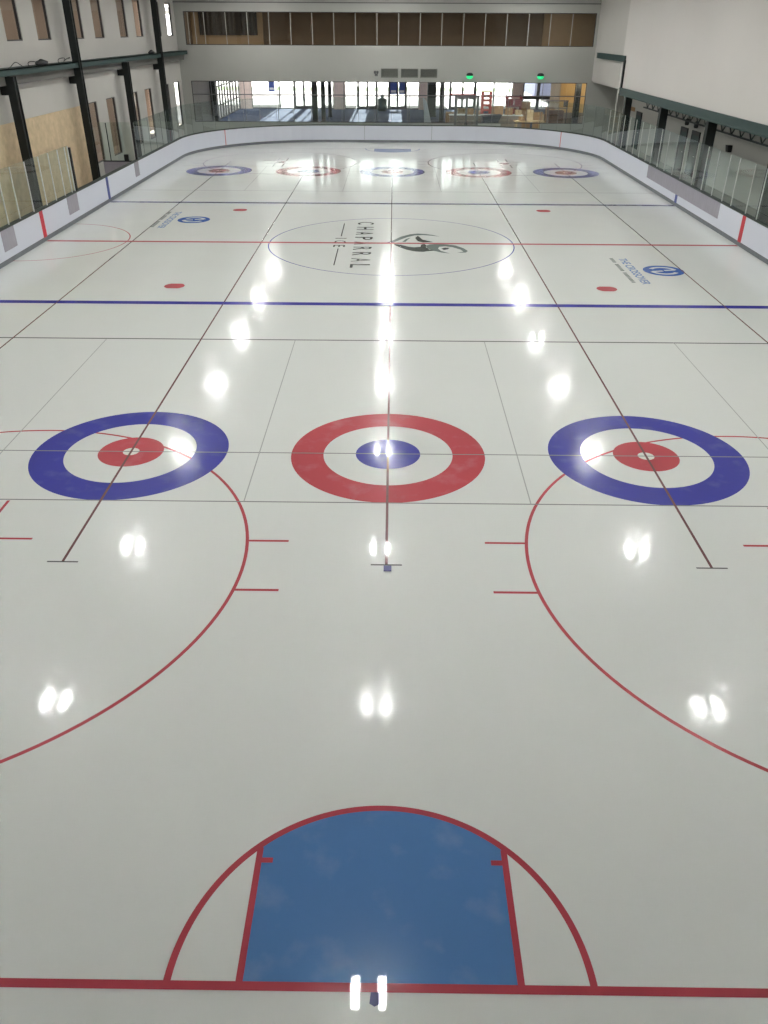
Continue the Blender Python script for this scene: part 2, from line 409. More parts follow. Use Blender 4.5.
# lettering: reads down the rink, letter tops toward +x
def glyphs(text, size, wx=1.0, bold=0.0):
    cu = bpy.data.curves.new('lettering', 'FONT'); cu.body = text; cu.size = 1.0; cu.offset = bold
    cu.resolution_u = 4
    ob = bpy.data.objects.new('lettering', cu); C.objects.link(ob)
    dg = bpy.context.evaluated_depsgraph_get(); dg.update()
    me = bpy.data.meshes.new_from_object(ob.evaluated_get(dg))
    v = [(p.co.x, p.co.y) for p in me.vertices]; f = [tuple(p.vertices) for p in me.polygons]
    bpy.data.objects.remove(ob); bpy.data.meshes.remove(me); bpy.data.curves.remove(cu)
    x0 = min(p[0] for p in v); x1 = max(p[0] for p in v); y1 = max(p[1] for p in v); y0 = min(p[1] for p in v)
    k = size / (y1 - y0)
    return [((x - (x0 + x1) / 2) * k * wx, (y - y0) * k) for x, y in v], f, (x1 - x0) * k * wx
def letters(mb, text, cy, base, size, width, z, bold=0.0):
    v, f, w = glyphs(text, size, 1.0, bold); k = width / w if width else 1.0
    n = len(mb.v); mb.v += [(base + b, cy - a * k, z) for a, b in v]; mb.f += [tuple(n + i for i in q) for q in f]
club = thing('club_emblem', 'dark bird head emblem with the lettering CHAPARRAL ICE inside the centre circle', 'ice emblem', (0, 89, 0))
for ch, y in zip('CHAPARRAL', (100.6, 97.45, 94.4, 91.55, 88.95, 86.2, 83.5, 80.6, 77.9)):
    mb = MB(); letters(mb, ch, y, -4.55, 2.2, 1.55, Z4, 0.004); mb.build('name_letter', 'logo_text', club)
for ch, y, w in (('I', 91.45, .26), ('C', 89.6, 1.2), ('E', 87.35, 1.0)):
    mb = MB(); letters(mb, ch, y, -7.02, 1.4, w, Z4, 0.002); mb.build('small_letter', 'logo_text', club)
MB().rect(-6.42, -6.3, 92.6, 100.4, Z4).build('rule_line', 'logo_text', club)
MB().rect(-6.42, -6.3, 78.1, 86.0, Z4).build('rule_line', 'logo_text', club)
BIRD = dict(
 crest=('logo_grey', [(-0.42, 89.37), (0.23, 90.6), (1.22, 92.67), (2.4, 94.06), (3.41, 94.55), (4.41, 94.27), (5.23, 93.84), (6.19, 92.83), (5.21, 93.32), (4.06, 93.66), (3.05, 93.47), (2.04, 92.4), (1.2, 91.06), (0.55, 89.83), (0.15, 89.04)]),
 neck_shape=('logo_dark', [(0.15, 89.04), (0.47, 88.5), (1.18, 88.24), (1.97, 87.38), (2.75, 86.93), (3.55, 87.23), (3.71, 88.46), (4.07, 88.68), (4.29, 88.13), (4.2, 87.11), (4.6, 85.8), (5.51, 85.36), (4.57, 85.14), (3.78, 84.66), (2.86, 84.83), (1.94, 85.58), (1.17, 86.69), (0.55, 87.81)]),
 plume=('logo_dark', [(3.02, 91.99), (3.38, 93.18), (3.61, 92.38), (3.9, 91.14), (4.76, 90.24), (5.23, 89.76), (3.93, 89.58), (3.3, 90.2)]),
 feather=('logo_grey', [(1.36, 89.78), (1.86, 91.37), (2.53, 92.27), (2.1, 91.09), (1.76, 89.79)]),
 head_shape=('logo_grey', [(4.2, 87.79), (4.7, 88.49), (5.67, 88.8), (6.94, 88.56), (7.86, 88.04), (8.71, 86.71), (9.15, 85.28), (8.86, 84.5), (7.77, 84.34), (8.58, 84.94), (8.34, 85.91), (7.48, 87.08), (6.56, 87.59), (5.84, 87.3), (5.64, 86.35), (5.97, 85.18), (6.98, 83.93), (5.93, 84.41), (4.9, 85.48), (4.39, 86.45)]),
 eye=('logo_dark', [(6.03, 86.37), (6.53, 86.92), (7.06, 86.66), (6.79, 85.99), (6.31, 85.72)]))
for n, (m, p) in BIRD.items(): MB().flat(p, Z3).build(n, m, club)
MB().disc(-.1, 89.3, .42, Z3).build('tip_spot', 'thin_blue', club)

def cross_emblem(dx, dy, label):
    cx, cy = 29.95 + dx, 76.8 + dy
    t = thing('sponsor_emblem', label, 'ice emblem', (cx, cy, 0), 'sponsor emblems')
    MB().disc(cx, cy, 2.2, Z3).build('round_badge', 'logo_blue', t)
    m = MB()
    for s in (0, PI):
        m.ring(cx, cy, 1.15, 1.62, Z4, s + .25, s + PI - .55, 40)
        e = s + .25
        p0 = (cx + 1.38 * math.cos(e), cy + 1.38 * math.sin(e))
        m.line(p0, (cx + .15 * math.cos(e + .6), cy + .15 * math.sin(e + .6)), .42, Z4)
    m.build('badge_mark', 'logo_white', t)
    m = MB(); letters(m, 'THE CROSSOVER', cy - .1, cx - 3.75, .95, 10.9, Z4, 0.02); m.build('sponsor_lettering', 'logo_pale', t)
    y = cy + 5.45                       # a line of small grey letters, too small to read in the photograph
    for w in (4, 6, 8):
        m = MB()
        for i in range(w): m.rect(cx - 4.72, cx - 4.3, y - .4, y - .06, Z4); y -= .52
        y -= .55; m.build('small_word', 'logo_grey', t)
cross_emblem(0, 0, 'blue round emblem with THE CROSSOVER lettering beside the white upper wall side')
cross_emblem(-57.15, 25.4, 'blue round emblem with faint lettering beyond the red half circle')

# ------------------------------------------------------------------ boards
bd = thing('dasher_boards', 'white rink boards with dark top rail and grey kick strip', 'rink boards', (0, Y1, 0))
band(MB(), 0.0, .35, .5, 3.5).build('board_face', 'board', bd)
band(MB(), -.02, .33, .0, .5).build('kick_strip', 'kick', bd)
band(MB(), -.06, .5, 3.5, 3.68).build('cap_rail', 'cap', bd)
for sx in (-1, 1):
    x0, x1 = (sx * HW, sx * (HW - .03))
    a, b = min(x0, x1), max(x0, x1)
    MB().box(a, b, 88.5, 89.5, .45, 3.5).build('red_stripe', 'stripe_red', bd)
    MB().box(a, b, 63.05, 64.0, .45, 3.5).build('blue_stripe', 'stripe_blue', bd)
    MB().box(a, b, 114.4, 115.4, .45, 3.5).build('blue_stripe', 'stripe_blue', bd)
    t = math.asin((179.8 - (Y1 - RC)) / RC); q = []
    for tt in (t - .0028, t + .0028):
        for r in (RC - .03, RC - .01): q.append((sx * (HW - RC + r * math.cos(tt)), Y1 - RC + r * math.sin(tt)))
    q = [q[0], q[1], q[3], q[2]]
    MB().hexa([(x, y, .45) for x, y in q] + [(x, y, 3.5) for x, y in q]).build('red_stripe', 'stripe_red', bd)
for y0, y1 in ((77.5, 80.9), (98.0, 101.8), (129.6, 132.0)): MB().box(-HW, -HW + .035, y0, y1, 1.3, 3.5).build('bare_panel', 'patch', bd)
MB().box(HW - .035, HW, 97.3, 131.4, 1.55, 3.5).build('bare_panel', 'patch', bd)
for x in (-6.5, 9.0): MB().box(x - .03, x + .03, Y1 - .02, Y1 - .003, .5, 3.5).build('panel_seam', 'post_dim', bd)

# shielding glass
def arc_points(y_start_right, y_end_left):
    pts = []; y = y_start_right; D = .15
    ys = [26.2 + 4.27 * i for i in range(14)] + [86, 89.4, 94.3, 97.5, 101.5, 105.7, 109.9, 115.2, 119.3, 123.4, 127.4, 131.4, 134.5, 138.8, 143, 147.2, 151.3, 155.4, 159]
    pts += [(HW + D, y) for y in ys]
    pts.append((HW + D, Y1 - RC)); n = 11
    for i in range(1, n + 1): t = PI / 2 * i / n; pts.append((HW - RC + (RC + D) * math.cos(t), Y1 - RC + (RC + D) * math.sin(t)))
    for i in range(1, 8): pts.append((HW - RC - 30 * i / 8, Y1 + D))
    for i in range(n + 1): t = PI / 2 + PI / 2 * i / n; pts.append((-HW + RC + (RC + D) * math.cos(t), Y1 - RC + (RC + D) * math.sin(t)))
    y = Y1 - RC - 4.0
    while y > y_end_left: pts.append((-HW - D, y)); y -= 4.3
    return pts
GT = 9.3
def glass_run(pts, label, post, pw, inner=False):
    cx = sum(p[0] for p in pts) / len(pts); cy = sum(p[1] for p in pts) / len(pts)
    t = thing('shielding_glass', label, 'rink glass', (cx, cy, 3.68), 'shielding glass runs')
    for i, (a, b) in enumerate(zip(pts, pts[1:])):
        d = Vector((b[0] - a[0], b[1] - a[1])); d.normalize(); nx, ny = -d.y * .02, d.x * .02
        g = .05; a2 = (a[0] + d.x * g, a[1] + d.y * g); b2 = (b[0] - d.x * g, b[1] - d.y * g)
        q = [(a2[0] - nx, a2[1] - ny), (b2[0] - nx, b2[1] - ny), (b2[0] + nx, b2[1] + ny), (a2[0] + nx, a2[1] + ny)]
        MB().flat([((a2[0]), (a2[1])), (b2[0], b2[1])], 0) if False else None
        m = MB(); m.poly([(a2[0], a2[1], 3.68), (b2[0], b2[1], 3.68), (b2[0], b2[1], GT), (a2[0], a2[1], GT)])
        m.build('glass_pane', 'shield', t)
    for p in (pts[1:-1] if inner else pts):
        MB().box(p[0] - pw / 2, p[0] + pw / 2, p[1] - pw / 2, p[1] + pw / 2, 3.68, GT - .1).build('glass_post', post, t)
    return t
P = arc_points(26.8, 132.4)
ir = P.index((HW + .15, Y1 - RC)); il = len(P) - 1 - next(i for i, p in enumerate(reversed(P)) if abs(p[1] - (Y1 - RC)) < 1e-6)
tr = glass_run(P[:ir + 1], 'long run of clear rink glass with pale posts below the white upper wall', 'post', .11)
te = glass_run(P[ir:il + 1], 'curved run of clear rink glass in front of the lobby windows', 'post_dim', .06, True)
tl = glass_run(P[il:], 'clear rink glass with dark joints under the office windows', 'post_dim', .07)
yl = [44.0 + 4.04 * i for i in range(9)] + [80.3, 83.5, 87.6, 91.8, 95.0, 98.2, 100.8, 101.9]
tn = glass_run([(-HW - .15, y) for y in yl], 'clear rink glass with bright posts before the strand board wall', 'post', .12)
MB().box(-42.9, -42.55, 102.2, 102.55, 3.68, 9.0).build('end_post', 'black', tn)
MB().box(-42.9, -42.55, 131.9, 132.3, 3.68, 8.3).build('end_post', 'black', tl)

# players' bench end screen in the gap
sc = thing('bench_screen', 'low grey bench partition topped by clear glass at the gap in the boards', 'partition', (-45.6, 132.1, 0))
MB().box(-48.4, -43.15, 132.0, 132.25, 0, 3.35).build('lower_panel', 'patch', sc)
MB().box(-48.4, -43.15, 131.95, 132.3, 3.35, 3.5).build('dark_rail', 'black', sc)
MB().poly([(-48.4, 132.1, 3.5), (-43.15, 132.1, 3.5), (-43.15, 132.1, 9.3), (-48.4, 132.1, 9.3)]).build('glass_pane', 'shield', sc)
MB().box(-47.15, -47.05, 132.05, 132.2, 3.5, 9.2).build('middle_post', 'black', sc)
MB().box(-44.7, -44.0, 131.6, 131.95, 3.55, 4.5).build('latch_box', 'black', sc)
bn = thing('players_bench', 'dark brown bench behind the boards at the opening in the glass', 'bench', (-45.5, 117, 0))
MB().box(-46.0, -44.8, 106, 129, 1.5, 1.7).build('bench_seat', 'wood_brown', bn)
for y in (107, 113.5, 121, 128): MB().box(-45.8, -45.0, y - .15, y + .15, -.03, 1.5).build('bench_leg', 'black', bn)
tw = MB(); tw.hexa([(-45.9, 113.6, 1.7), (-45.1, 113.7, 1.7), (-45.0, 115.0, 1.7), (-45.8, 115.1, 1.7), (-45.75, 113.8, 1.95), (-45.25, 113.85, 1.9), (-45.2, 114.8, 1.86), (-45.7, 114.9, 1.98)])
tag(tw.build('towel', 'white_sheet'), 'small white folded towel lying on the dark bench', 'towel')

# ------------------------------------------------------------------ walls and ceiling
CZ = 29.3
XL = -49.3
low = []; up = []
for s in (106.0, 130.7, 155.3, 180.2):
    for k in (0, 10.45): up.append((s + k - .4, s + k + 4.7, 21.0, 27.2))
    if s > 110:
        for k in (.4, 10.5): low.append((s + k, s + k + 5.0, 3.0, 12.1))
holes = up + low
struct(wall_mesh('x', XL, XL - .5, -14.5, 198.0, -.6, CZ, holes).build('wall_left', 'wall'), 'grey white wall with tall narrow windows in two rows', 'wall')
wn = 0
def window_unit(y0, y1, z0, z1):
    global wn; wn += 1
    m = MB(); x0, x1 = XL - .42, XL - .1; w = .16
    m.box(x0, x1, y0, y0 + w, z0, z1).box(x0, x1, y1 - w, y1, z0, z1).box(x0, x1, y0 + w, y1 - w, z0, z0 + w).box(x0, x1, y0 + w, y1 - w, z1 - w, z1)
    f = m.build('window_%d' % wn, 'frame'); f['kind'] = 'structure'
    MB().poly([(XL - .3, y0 + w, z0 + w), (XL - .3, y1 - w, z0 + w), (XL - .3, y1 - w, z1 - w), (XL - .3, y0 + w, z1 - w)]).build('pane', 'pane', f)
for h in holes: window_unit(*h)

# rooms behind those windows
rl = MB()
for z0, z1 in ((-.1, 13.6), (17.0, 27.7)):
    rl.poly([(-62, 92, z0), (-62, 226, z0), (-62, 226, z1), (-62, 92, z1)])
    rl.poly([(-62, 92, z0), (XL - .5, 92, z0), (XL - .5, 92, z1), (-62, 92, z1)])
    rl.poly([(-62, 92, z0), (XL - .5, 92, z0), (XL - .5, 232, z0), (-62, 232, z0)])
    rl.poly([(-62, 92, z1), (XL - .5, 92, z1), (XL - .5, 232, z1), (-62, 232, z1)])
struct(rl.build('wall_office', 'brown'), 'brown office walls seen through the tall narrow windows', 'wall')

# far wall
LW = (-47.1, 45.0, 3.45, 12.05); UW = (-47.3, 45.35, 19.25, 25.75)
struct(wall_mesh('y', 198.0, 198.5, XL - .5, 54.6, -.6, CZ, [LW, UW, (14.5, 20.2, 0.0, 3.45), (25.6, 35.0, 0.5, 3.45)]).build('wall_back', 'wall_far'), 'pale grey end wall with a long window band above the lobby opening', 'wall')
def strip_window(R, xs, zs, mw, mat_, pane, y=198.2):
    global wn; wn += 1
    x0, x1, z0, z1 = R; m = MB(); w = .14; a, b = y - .12, y + .12
    m.box(x0, x0 + w, a, b, z0, z1).box(x1 - w, x1, a, b, z0, z1).box(x0 + w, x1 - w, a, b, z0, z0 + w).box(x0 + w, x1 - w, a, b, z1 - w, z1)
    f = m.build('window_%d' % wn, 'frame'); f['kind'] = 'structure'
    m = MB()
    for x in xs: m.box(x - mw / 2, x + mw / 2, a + .02, b - .02, z0 + w, z1 - w)
    for z in zs: m.box(x0 + w, x1 - w, a + .03, b - .03, z - .1, z + .1)
    m.build('mullions', mat_, f)
    MB().poly([(x0 + w, y, z0 + w), (x1 - w, y, z0 + w), (x1 - w, y, z1 - w), (x0 + w, y, z1 - w)]).build('pane', pane, f)
strip_window(UW, [-46.4, -44.9] + [-42.8 + 4.876 * i for i in range(17)] + [40.1], [], .14, 'frame_light', 'pane_brown')
strip_window(LW, [-42.6 + 7.75 * i for i in range(12)], [9.25], .12, 'frame_grey', 'pane')

dn = 0
dn += 1
m = MB(); m.box(14.5, 14.8, 198.05, 198.45, 0, 9.2).box(19.9, 20.2, 198.05, 198.45, 0, 9.2).box(14.8, 19.9, 198.05, 198.45, 8.9, 9.2)
f = m.build('door_%d' % dn, 'frame_grey'); f['kind'] = 'structure'
for a, b in ((14.8, 17.35), (17.35, 19.9)):
    lf = MB().box(a, a + .26, 198.1, 198.4, .05, 8.9).box(b - .26, b, 198.1, 198.4, .05, 8.9).box(a + .35, b - .35, 198.1, 198.4, .05, .9).box(a + .35, b - .35, 198.1, 198.4, 8.5, 8.9).build('door_leaf', 'frame_grey', f)
    MB().poly([(a + .35, 198.25, .9), (b - .35, 198.25, .9), (b - .35, 198.25, 8.5), (a + .35, 198.25, 8.5)]).build('door_glass', 'pane', lf)
    h = b - .2 if a < 15 else a + .2
    MB().box(h - .12, h + .12, 198.0, 198.1, 2.9, 3.5).build('door_handle', 'black', lf)
# room behind the upper band
ru = MB()
ru.poly([(-49, 213, 17.5), (36, 213, 17.5), (36, 213, CZ), (-49, 213, CZ)]).poly([(-49, 198.5, 17.5), (-49, 213, 17.5), (-49, 213, CZ), (-49, 198.5, CZ)])
ru.poly([(-49, 198.5, 17.5), (54, 198.5, 17.5), (54, 213, 17.5), (-49, 213, 17.5)]).poly([(-49, 198.5, CZ), (54, 198.5, CZ), (54, 213, CZ), (-49, 213, CZ)])
ru.poly([(54, 198.5, 17.5), (54, 213, 17.5), (54, 213, CZ), (54, 198.5, CZ)])
struct(ru.build('wall_gallery', 'brown_dark'), 'dark brown gallery walls behind the long upper window band', 'wall')
struct(MB().box(36, 54, 212.6, 213, 17.5, CZ).build('wall_gallery_end', 'tan'), 'tan wall panel at the end of the upper gallery', 'wall')
struct(MB().box(-48.9, -31.6, 212.5, 212.95, 17.5, CZ).build('wall_gallery_side', 'tan'), 'tan gallery wall behind the dark drape', 'wall')
dr = MB(); n = 60
for i in range(n):
    xa = -46.9 + 14.0 * i / n; xb = xa + 14.0 / n; ya = 212.2 + .16 * math.sin(i * 1.3); yb = 212.2 + .16 * math.sin((i + 1) * 1.3)
    dr.poly([(xa, ya, 21.1), (xb, yb, 21.1), (xb, yb, 25.9), (xa, ya, 25.9)])
tag(dr.build('drape', 'drape'), 'dark pleated drape on the tan wall behind the upper window band', 'curtain')

# right side: upper wall panel over an open aisle
XR = 45.6
struct(MB().box(XR, XR + .6, -14.5, 170.6, 12.5, CZ).build('wall_right', 'wall_panel'), 'large plain white upper wall above the open side aisle', 'wall')
struct(MB().box(XR + .35, XR + .9, 170.6, 198.0, 12.5, CZ).build('wall_right_end', 'wall'), 'set back piece of upper wall beside the lobby end', 'wall')
struct(MB().box(XR + .6, 54.6, -14.5, 198.0, 12.2, 12.5).build('ceiling_aisle', 'wall'), 'low soffit over the side aisle', 'ceiling')
struct(MB().box(54.0, 54.6, -14.5, 198.0, -.6, 12.2).build('wall_aisle', 'wall'), 'grey aisle wall behind the rink glass', 'wall')
struct(MB().box(XL - .5, 54.6, -15, -14.5, -.6, CZ).build('wall_front', 'wall'), 'plain wall behind the camera end of the rink', 'wall')
struct(MB().box(XL - .5, 54.6, -15, 198.5, CZ, CZ + .3).build('ceiling', 'ceiling'), 'pale flat ceiling above the rink', 'ceiling')
gb = thing('edge_beam', 'long green painted beam along the bottom of the white upper wall', 'beam', (XR, 80, 11.4))
MB().box(XR - .35, XR + .3, -14.4, 168.6, 12.5, 12.75).box(XR - .35, XR + .3, -14.4, 168.6, 11.45, 11.65).box(XR - .25, XR + .05, -14.4, 168.6, 11.65, 12.5).build('beam_body', 'beam', gb)
MB().box(XR - .3, XR + .3, 167.7, 168.5, 12.75, 17.5).build('end_post', 'steel', gb)
MB().box(XR - .25, XR + .35, 168.0, 193.2, 17.2, 18.25).build('upper_beam', 'beam', gb)
pp = MB().bar((XR + .08, 170.85, -.03), (XR + .08, 170.85, 17.15), .16); tag(pp.build('pipe', 'pipe'), 'white vertical pipe below the short green beam', 'pipe')

def h_column(x, y, z0, z1, label, group, w=.5):
    m = MB()
    m.box(x - w, x + w, y - w, y - w + .16, z0, z1).box(x - w, x + w, y + w - .16, y + w, z0, z1).box(x - .12, x + .12, y - w + .16, y + w - .16, z0, z1)
    m.box(x - w - .1, x + w + .1, y - w - .1, y + w + .1, z0, z0 + .12)
    return tag(m.build('steel_column', 'steel'), label, 'column', group)
CW = ['closest to the camera', 'second along', 'third along', 'between the two dark doors and the white panel', 'at the end beside the white pipe']
for k, y in enumerate((69.5, 94.0, 118.3, 142.6, 167.0)):
    if k == 0: continue
    l = ['', 'black aisle column cut by the picture edge', 'black aisle column beside the wall box', 'black aisle column between the dark doors and the lobby', 'black aisle column beside the white pipe'][k]
    m = MB(); m.box(46.3, 47.6, y - .6, y + .6, -.03, 11.45); m.box(46.1, 47.8, y - .8, y + .8, -.03, .1)
    tag(m.build('aisle_column', 'steel'), l, 'column', 'aisle columns')
# open web girder
tz0, tz1, tx = 9.35, 11.4, 50.0
tg = thing('truss_girder', 'dark open web girder under the aisle ceiling', 'truss', (tx, 110, tz0))
MB().box(tx - .15, tx + .15, 40, 166, tz0, tz0 + .2).build('bottom_chord', 'truss', tg)
MB().box(tx - .15, tx + .15, 40, 166, tz1 - .2, tz1).build('top_chord', 'truss', tg)
m = MB(); y = 40.0; k = 0
while y < 165: m.bar((tx, y, tz0 + .1 if k % 2 else tz1 - .1), (tx, y + 1.9, tz1 - .1 if k % 2 else tz0 + .1), .11, 6); y += 1.9; k += 1
m.build('web_bars', 'truss', tg)
for y in (84, 110, 136, 162): MB().box(tx - .12, tx + .12, y - .12, y + .12, tz1, 12.2).build('hanger', 'truss', tg)
for y0, y1, mat_ in ((149.2, 152.6, 'bin_green'), (142.4, 146.2, 'bin_green'), (180.8, 184.6, 'bin_green')):
    dn += 1
    m = MB(); m.box(53.8, 54.05, y0 - .25, y0, 0, 7.2).box(53.8, 54.05, y1, y1 + .25, 0, 7.2).box(53.8, 54.05, y0 - .25, y1 + .25, 6.6, 7.3)
    f = m.build('door_%d' % dn, 'black'); f['kind'] = 'structure'
    MB().box(53.88, 54.02, y0, y1, 0, 6.6).build('door_leaf', mat_, f)
    MB().bar((53.75, y0 + .35, 3.3), (53.75, y0 + .8, 3.3), .06).build('door_handle', 'post', f)
sp = MB(); sp.hexa([(53.4, 126.7, 6.0), (54.0, 126.7, 6.0), (54.0, 127.7, 6.0), (53.4, 127.7, 6.0), (53.2, 126.7, 7.0), (54.0, 126.7, 7.0), (54.0, 127.7, 7.0), (53.2, 127.7, 7.0)])
tag(sp.build('wall_speaker', 'black'), 'small black box mounted on the aisle wall', 'speaker')
sg = MB().box(53.85, 54.0, 187.0, 190.2, 7.0, 7.8); tag(sg.build('wall_sign', 'card'), 'small brown sign on the aisle wall beyond the dark door', 'sign')
for y, l in ((146.0, 'small dark lamp under the girder, nearer the dark doors'), (141.0, 'small dark lamp under the girder, nearer the black column')):
    t = thing('pendant_lamp', l, 'lamp', (52.5, y, 8.1)); MB().lathe(52.5, y, [(.1, 9.2), (.36, 9.0), (.4, 8.3), (.3, 8.1)], 12).build('shade', 'black', t); MB().bar((52.5, y, 9.2), (52.5, y, 12.2), .05, 6).build('cord', 'black', t)

# left columns, ledge beam
bx = -47.5
for k, (y, top, l) in enumerate(((75.3, 17.3, ''), (100.1, 17.3, 'short black column against the strand board, stopping under the green ledge'), (124.8, CZ, 'tall black column at the end of the strand board'),
                                 (149.5, 17.3, 'short black column between the two pairs of lower windows'), (174.2, CZ, 'tall black column closest to the end wall'))):
    if k == 0: continue
    t = thing('wall_column', l, 'column', (bx, y, 0), 'columns along the office window wall')
    m = MB(); w = .52
    m.box(bx - w, bx + w, y - w, y - w + .18, -.03, top).box(bx - w, bx + w, y + w - .18, y + w, -.03, top).box(bx - .15, bx + .35, y - w + .18, y + w - .18, -.03, top)
    m.build('shaft', 'steel', t)
    MB().box(XL, bx + w, y - .2, y + .2, 16.0, 16.2).build('tie_plate', 'steel', t) if False else None
    MB().box(XL, bx - w, y + .3, y + 1.6, 15.2, 16.3).build('bracket', 'steel', t)
lb = thing('ledge_beam', 'green painted ledge beam running along the office window wall', 'beam', (-48.3, 60, 17.3))
MB().box(-47.45, -47.2, -14.4, 197.9, 17.4, 18.15).box(XL, -47.2, -14.4, 197.9, 18.0, 18.15).build('beam_body', 'beam', lb)
MB().box(XL, -48.1, -14.4, 197.9, 16.3, 17.4).build('soffit', 'soffit', lb)  # dark colour carries the painted shade below the ledge
ob = MB().box(XL, XL + .08, 50, 129.6, -.03, 12.0); tag(ob.build('strand_board', 'osb'), 'tan strand board sheathing on the lower wall', 'wood panel')
def sack(x, y, z, lx, ly, lz, name, material, label, cat):
    m = MB(); n = 16; prof = [(.2, 0), (.9, .05), (1, .35), (.8, .75), (.3, 1)]; k = 0
    for r, h in prof:
        for i in range(n):
            t = 2 * PI * i / n; q = 1 + .14 * math.sin(3 * t + 5 * h)
            m.v.append((x + lx * r * q * math.cos(t), y + ly * r * q * math.sin(t), z + lz * h * (1 + .2 * math.cos(t + 1))))
    for j in range(len(prof) - 1):
        for i in range(n): m.f.append((j * n + i, j * n + (i + 1) % n, (j + 1) * n + (i + 1) % n, (j + 1) * n + i))
    m.f.append(tuple(range(n))[::-1]); m.f.append(tuple(len(m.v) - n + i for i in range(n)))
    tag(m.build(name, material, smooth=True), label, cat)
sack(-47.9, 112.3, 18.15, .45, 2.1, .62, 'tool_bag', 'black', 'black bag lying on the ledge above the strand board', 'bag')
sack(-47.9, 169.6, 18.15, .45, 1.8, .6, 'tool_bag', 'black', 'black bag lying on the ledge near the end wall', 'bag')
def cable(pts, label):
    m = MB()
    for a, b in zip(pts, pts[1:]): m.bar(a, b, .05, 6)
    tag(m.build('cable', 'cable'), label, 'cable')
cable([(-47.7, 100.5 + i * .35, 18.2 + .55 * math.sin(PI * i / 14) ** 2) for i in range(15)], 'loose cable heaped on the ledge by the short column')
cable([(-47.7 - .3 * math.sin(i), 107 + i * .4, 18.2 + .5 * abs(math.sin(i * .5))) for i in range(10)], 'thin cable loop trailing from the black bag')
cable([(-47.7 - .3 * math.sin(i), 118 + i * .35, 18.2 + .6 * abs(math.sin(i * .42))) for i in range(14)], 'thin cable loop on the ledge by the tall column')

# fittings on the end wall
for x0, x1, l in ((-2.9, 1.1, 'grey wall vent beside the emergency light'), (1.75, 5.7, 'middle one of the three grey wall vents'), (6.25, 10.15, 'grey wall vent closest to the green exit lights')):
    t = thing('wall_vent', l, 'vent', ((x0 + x1) / 2, 198, 12.9), 'wall vents')
    m = MB(); m.box(x0, x1, 197.85, 198, 12.9, 13.05).box(x0, x1, 197.85, 198, 14.6, 14.75).box(x0, x0 + .15, 197.85, 198, 13.05, 14.6).box(x1 - .15, x1, 197.85, 198, 13.05, 14.6); m.build('vent_frame', 'vent', t)
    m = MB()
    for i in range(9): z = 13.08 + i * .17; m.poly([(x0 + .15, 197.98, z), (x1 - .15, 197.98, z), (x1 - .15, 197.88, z + .15), (x0 + .15, 197.88, z + .15)])
    m.build('louvre_slats', 'vent', t)
t = thing('emergency_light', 'small twin head emergency light beside the grey vents', 'emergency light', (-3.95, 198, 13.2))
MB().box(-4.3, -3.6, 197.75, 198, 13.2, 13.7).build('battery_case', 'frame_grey', t)
for x in (-4.25, -3.65): MB().lathe(x, 197.65, [(.12, 13.7), (.26, 13.85), (.26, 14.2), (.12, 14.3)], 12).build('lamp_head', 'frame_grey', t)
for x, l in ((17.6, 'green glowing exit light beside the vents'), (33.9, 'green glowing exit light above the warm lit room side')):
    t = thing('exit_light', l, 'exit light', (x, 198, 12.8), 'green exit lights')
    m = MB(); n = 18
    pr = [(.0, 12.75), (.45, 12.8), (.72, 13.1), (.78, 13.4)]
    MB().lathe(x, 197.12, [(.06, 12.75), (.45, 12.8), (.72, 13.1), (.78, 13.42)], n).build('green_lens', 'green_glow', t, smooth=True)
    MB().lathe(x, 197.12, [(.8, 13.42), (.74, 13.75), (.5, 13.98), (.1, 14.05)], n).build('dark_cap', 'black', t, smooth=True)
    MB().box(x - .25, x + .25, 197.12, 198, 13.45, 13.8).build('wall_arm', 'black', t)

struct(MB().box(XL, XR + .3, 197.8, 198.0, 27.4, 27.6).build('trim_1', 'frame_grey'), 'thin grey trim line high on the end wall', 'trim')
# ------------------------------------------------------------------ lobby
struct(MB().box(-50.3, 60, 198.5, 280.0, -.6, 0).build('floor', 'carpet'), 'blue grey lobby carpet with sun patches', 'floor')
struct(MB().box(-50.3, 60, 213.4, 280.4, 26, 26.4).box(-50.3, 60, 198.5, 213.4, 12.6, 17.4).build('ceiling_lobby', 'ceiling'), 'lobby ceiling', 'ceiling')
struct(MB().box(-50.3, -49.9, 198.5, 233.5, 0, 26).build('wall_lobby_side', 'wall'), 'plain grey lobby side wall behind the end glass', 'wall')
struct(MB().box(59.6, 60, 198.5, 280, 0, 26).build('wall_lobby_end', 'wall'), 'lobby wall beyond the warm lit room', 'wall')
pg = thing('lobby_piers', 'grey masonry piers', 'pier', (0, 280, 0)) if False else None
for x0, x1, l in ((-49.9, -46.2, 'grey masonry pier in the lobby corner'), (-19.4, -15.8, 'grey masonry pier behind the thin black lobby columns'), (8.4, 11.0, 'grey masonry pier beside the leaning white sheet'), (38.7, 41.9, 'grey masonry pier between the storage windows and dark framed windows')):
    m = MB(); m.box(x0, x1, 279.2, 280.3, 0, 25.95).box(x0 - .1, x1 + .1, 279.1, 280.4, 0, .5); tag(m.build('masonry_pier', 'pier'), l, 'pier', 'lobby piers')
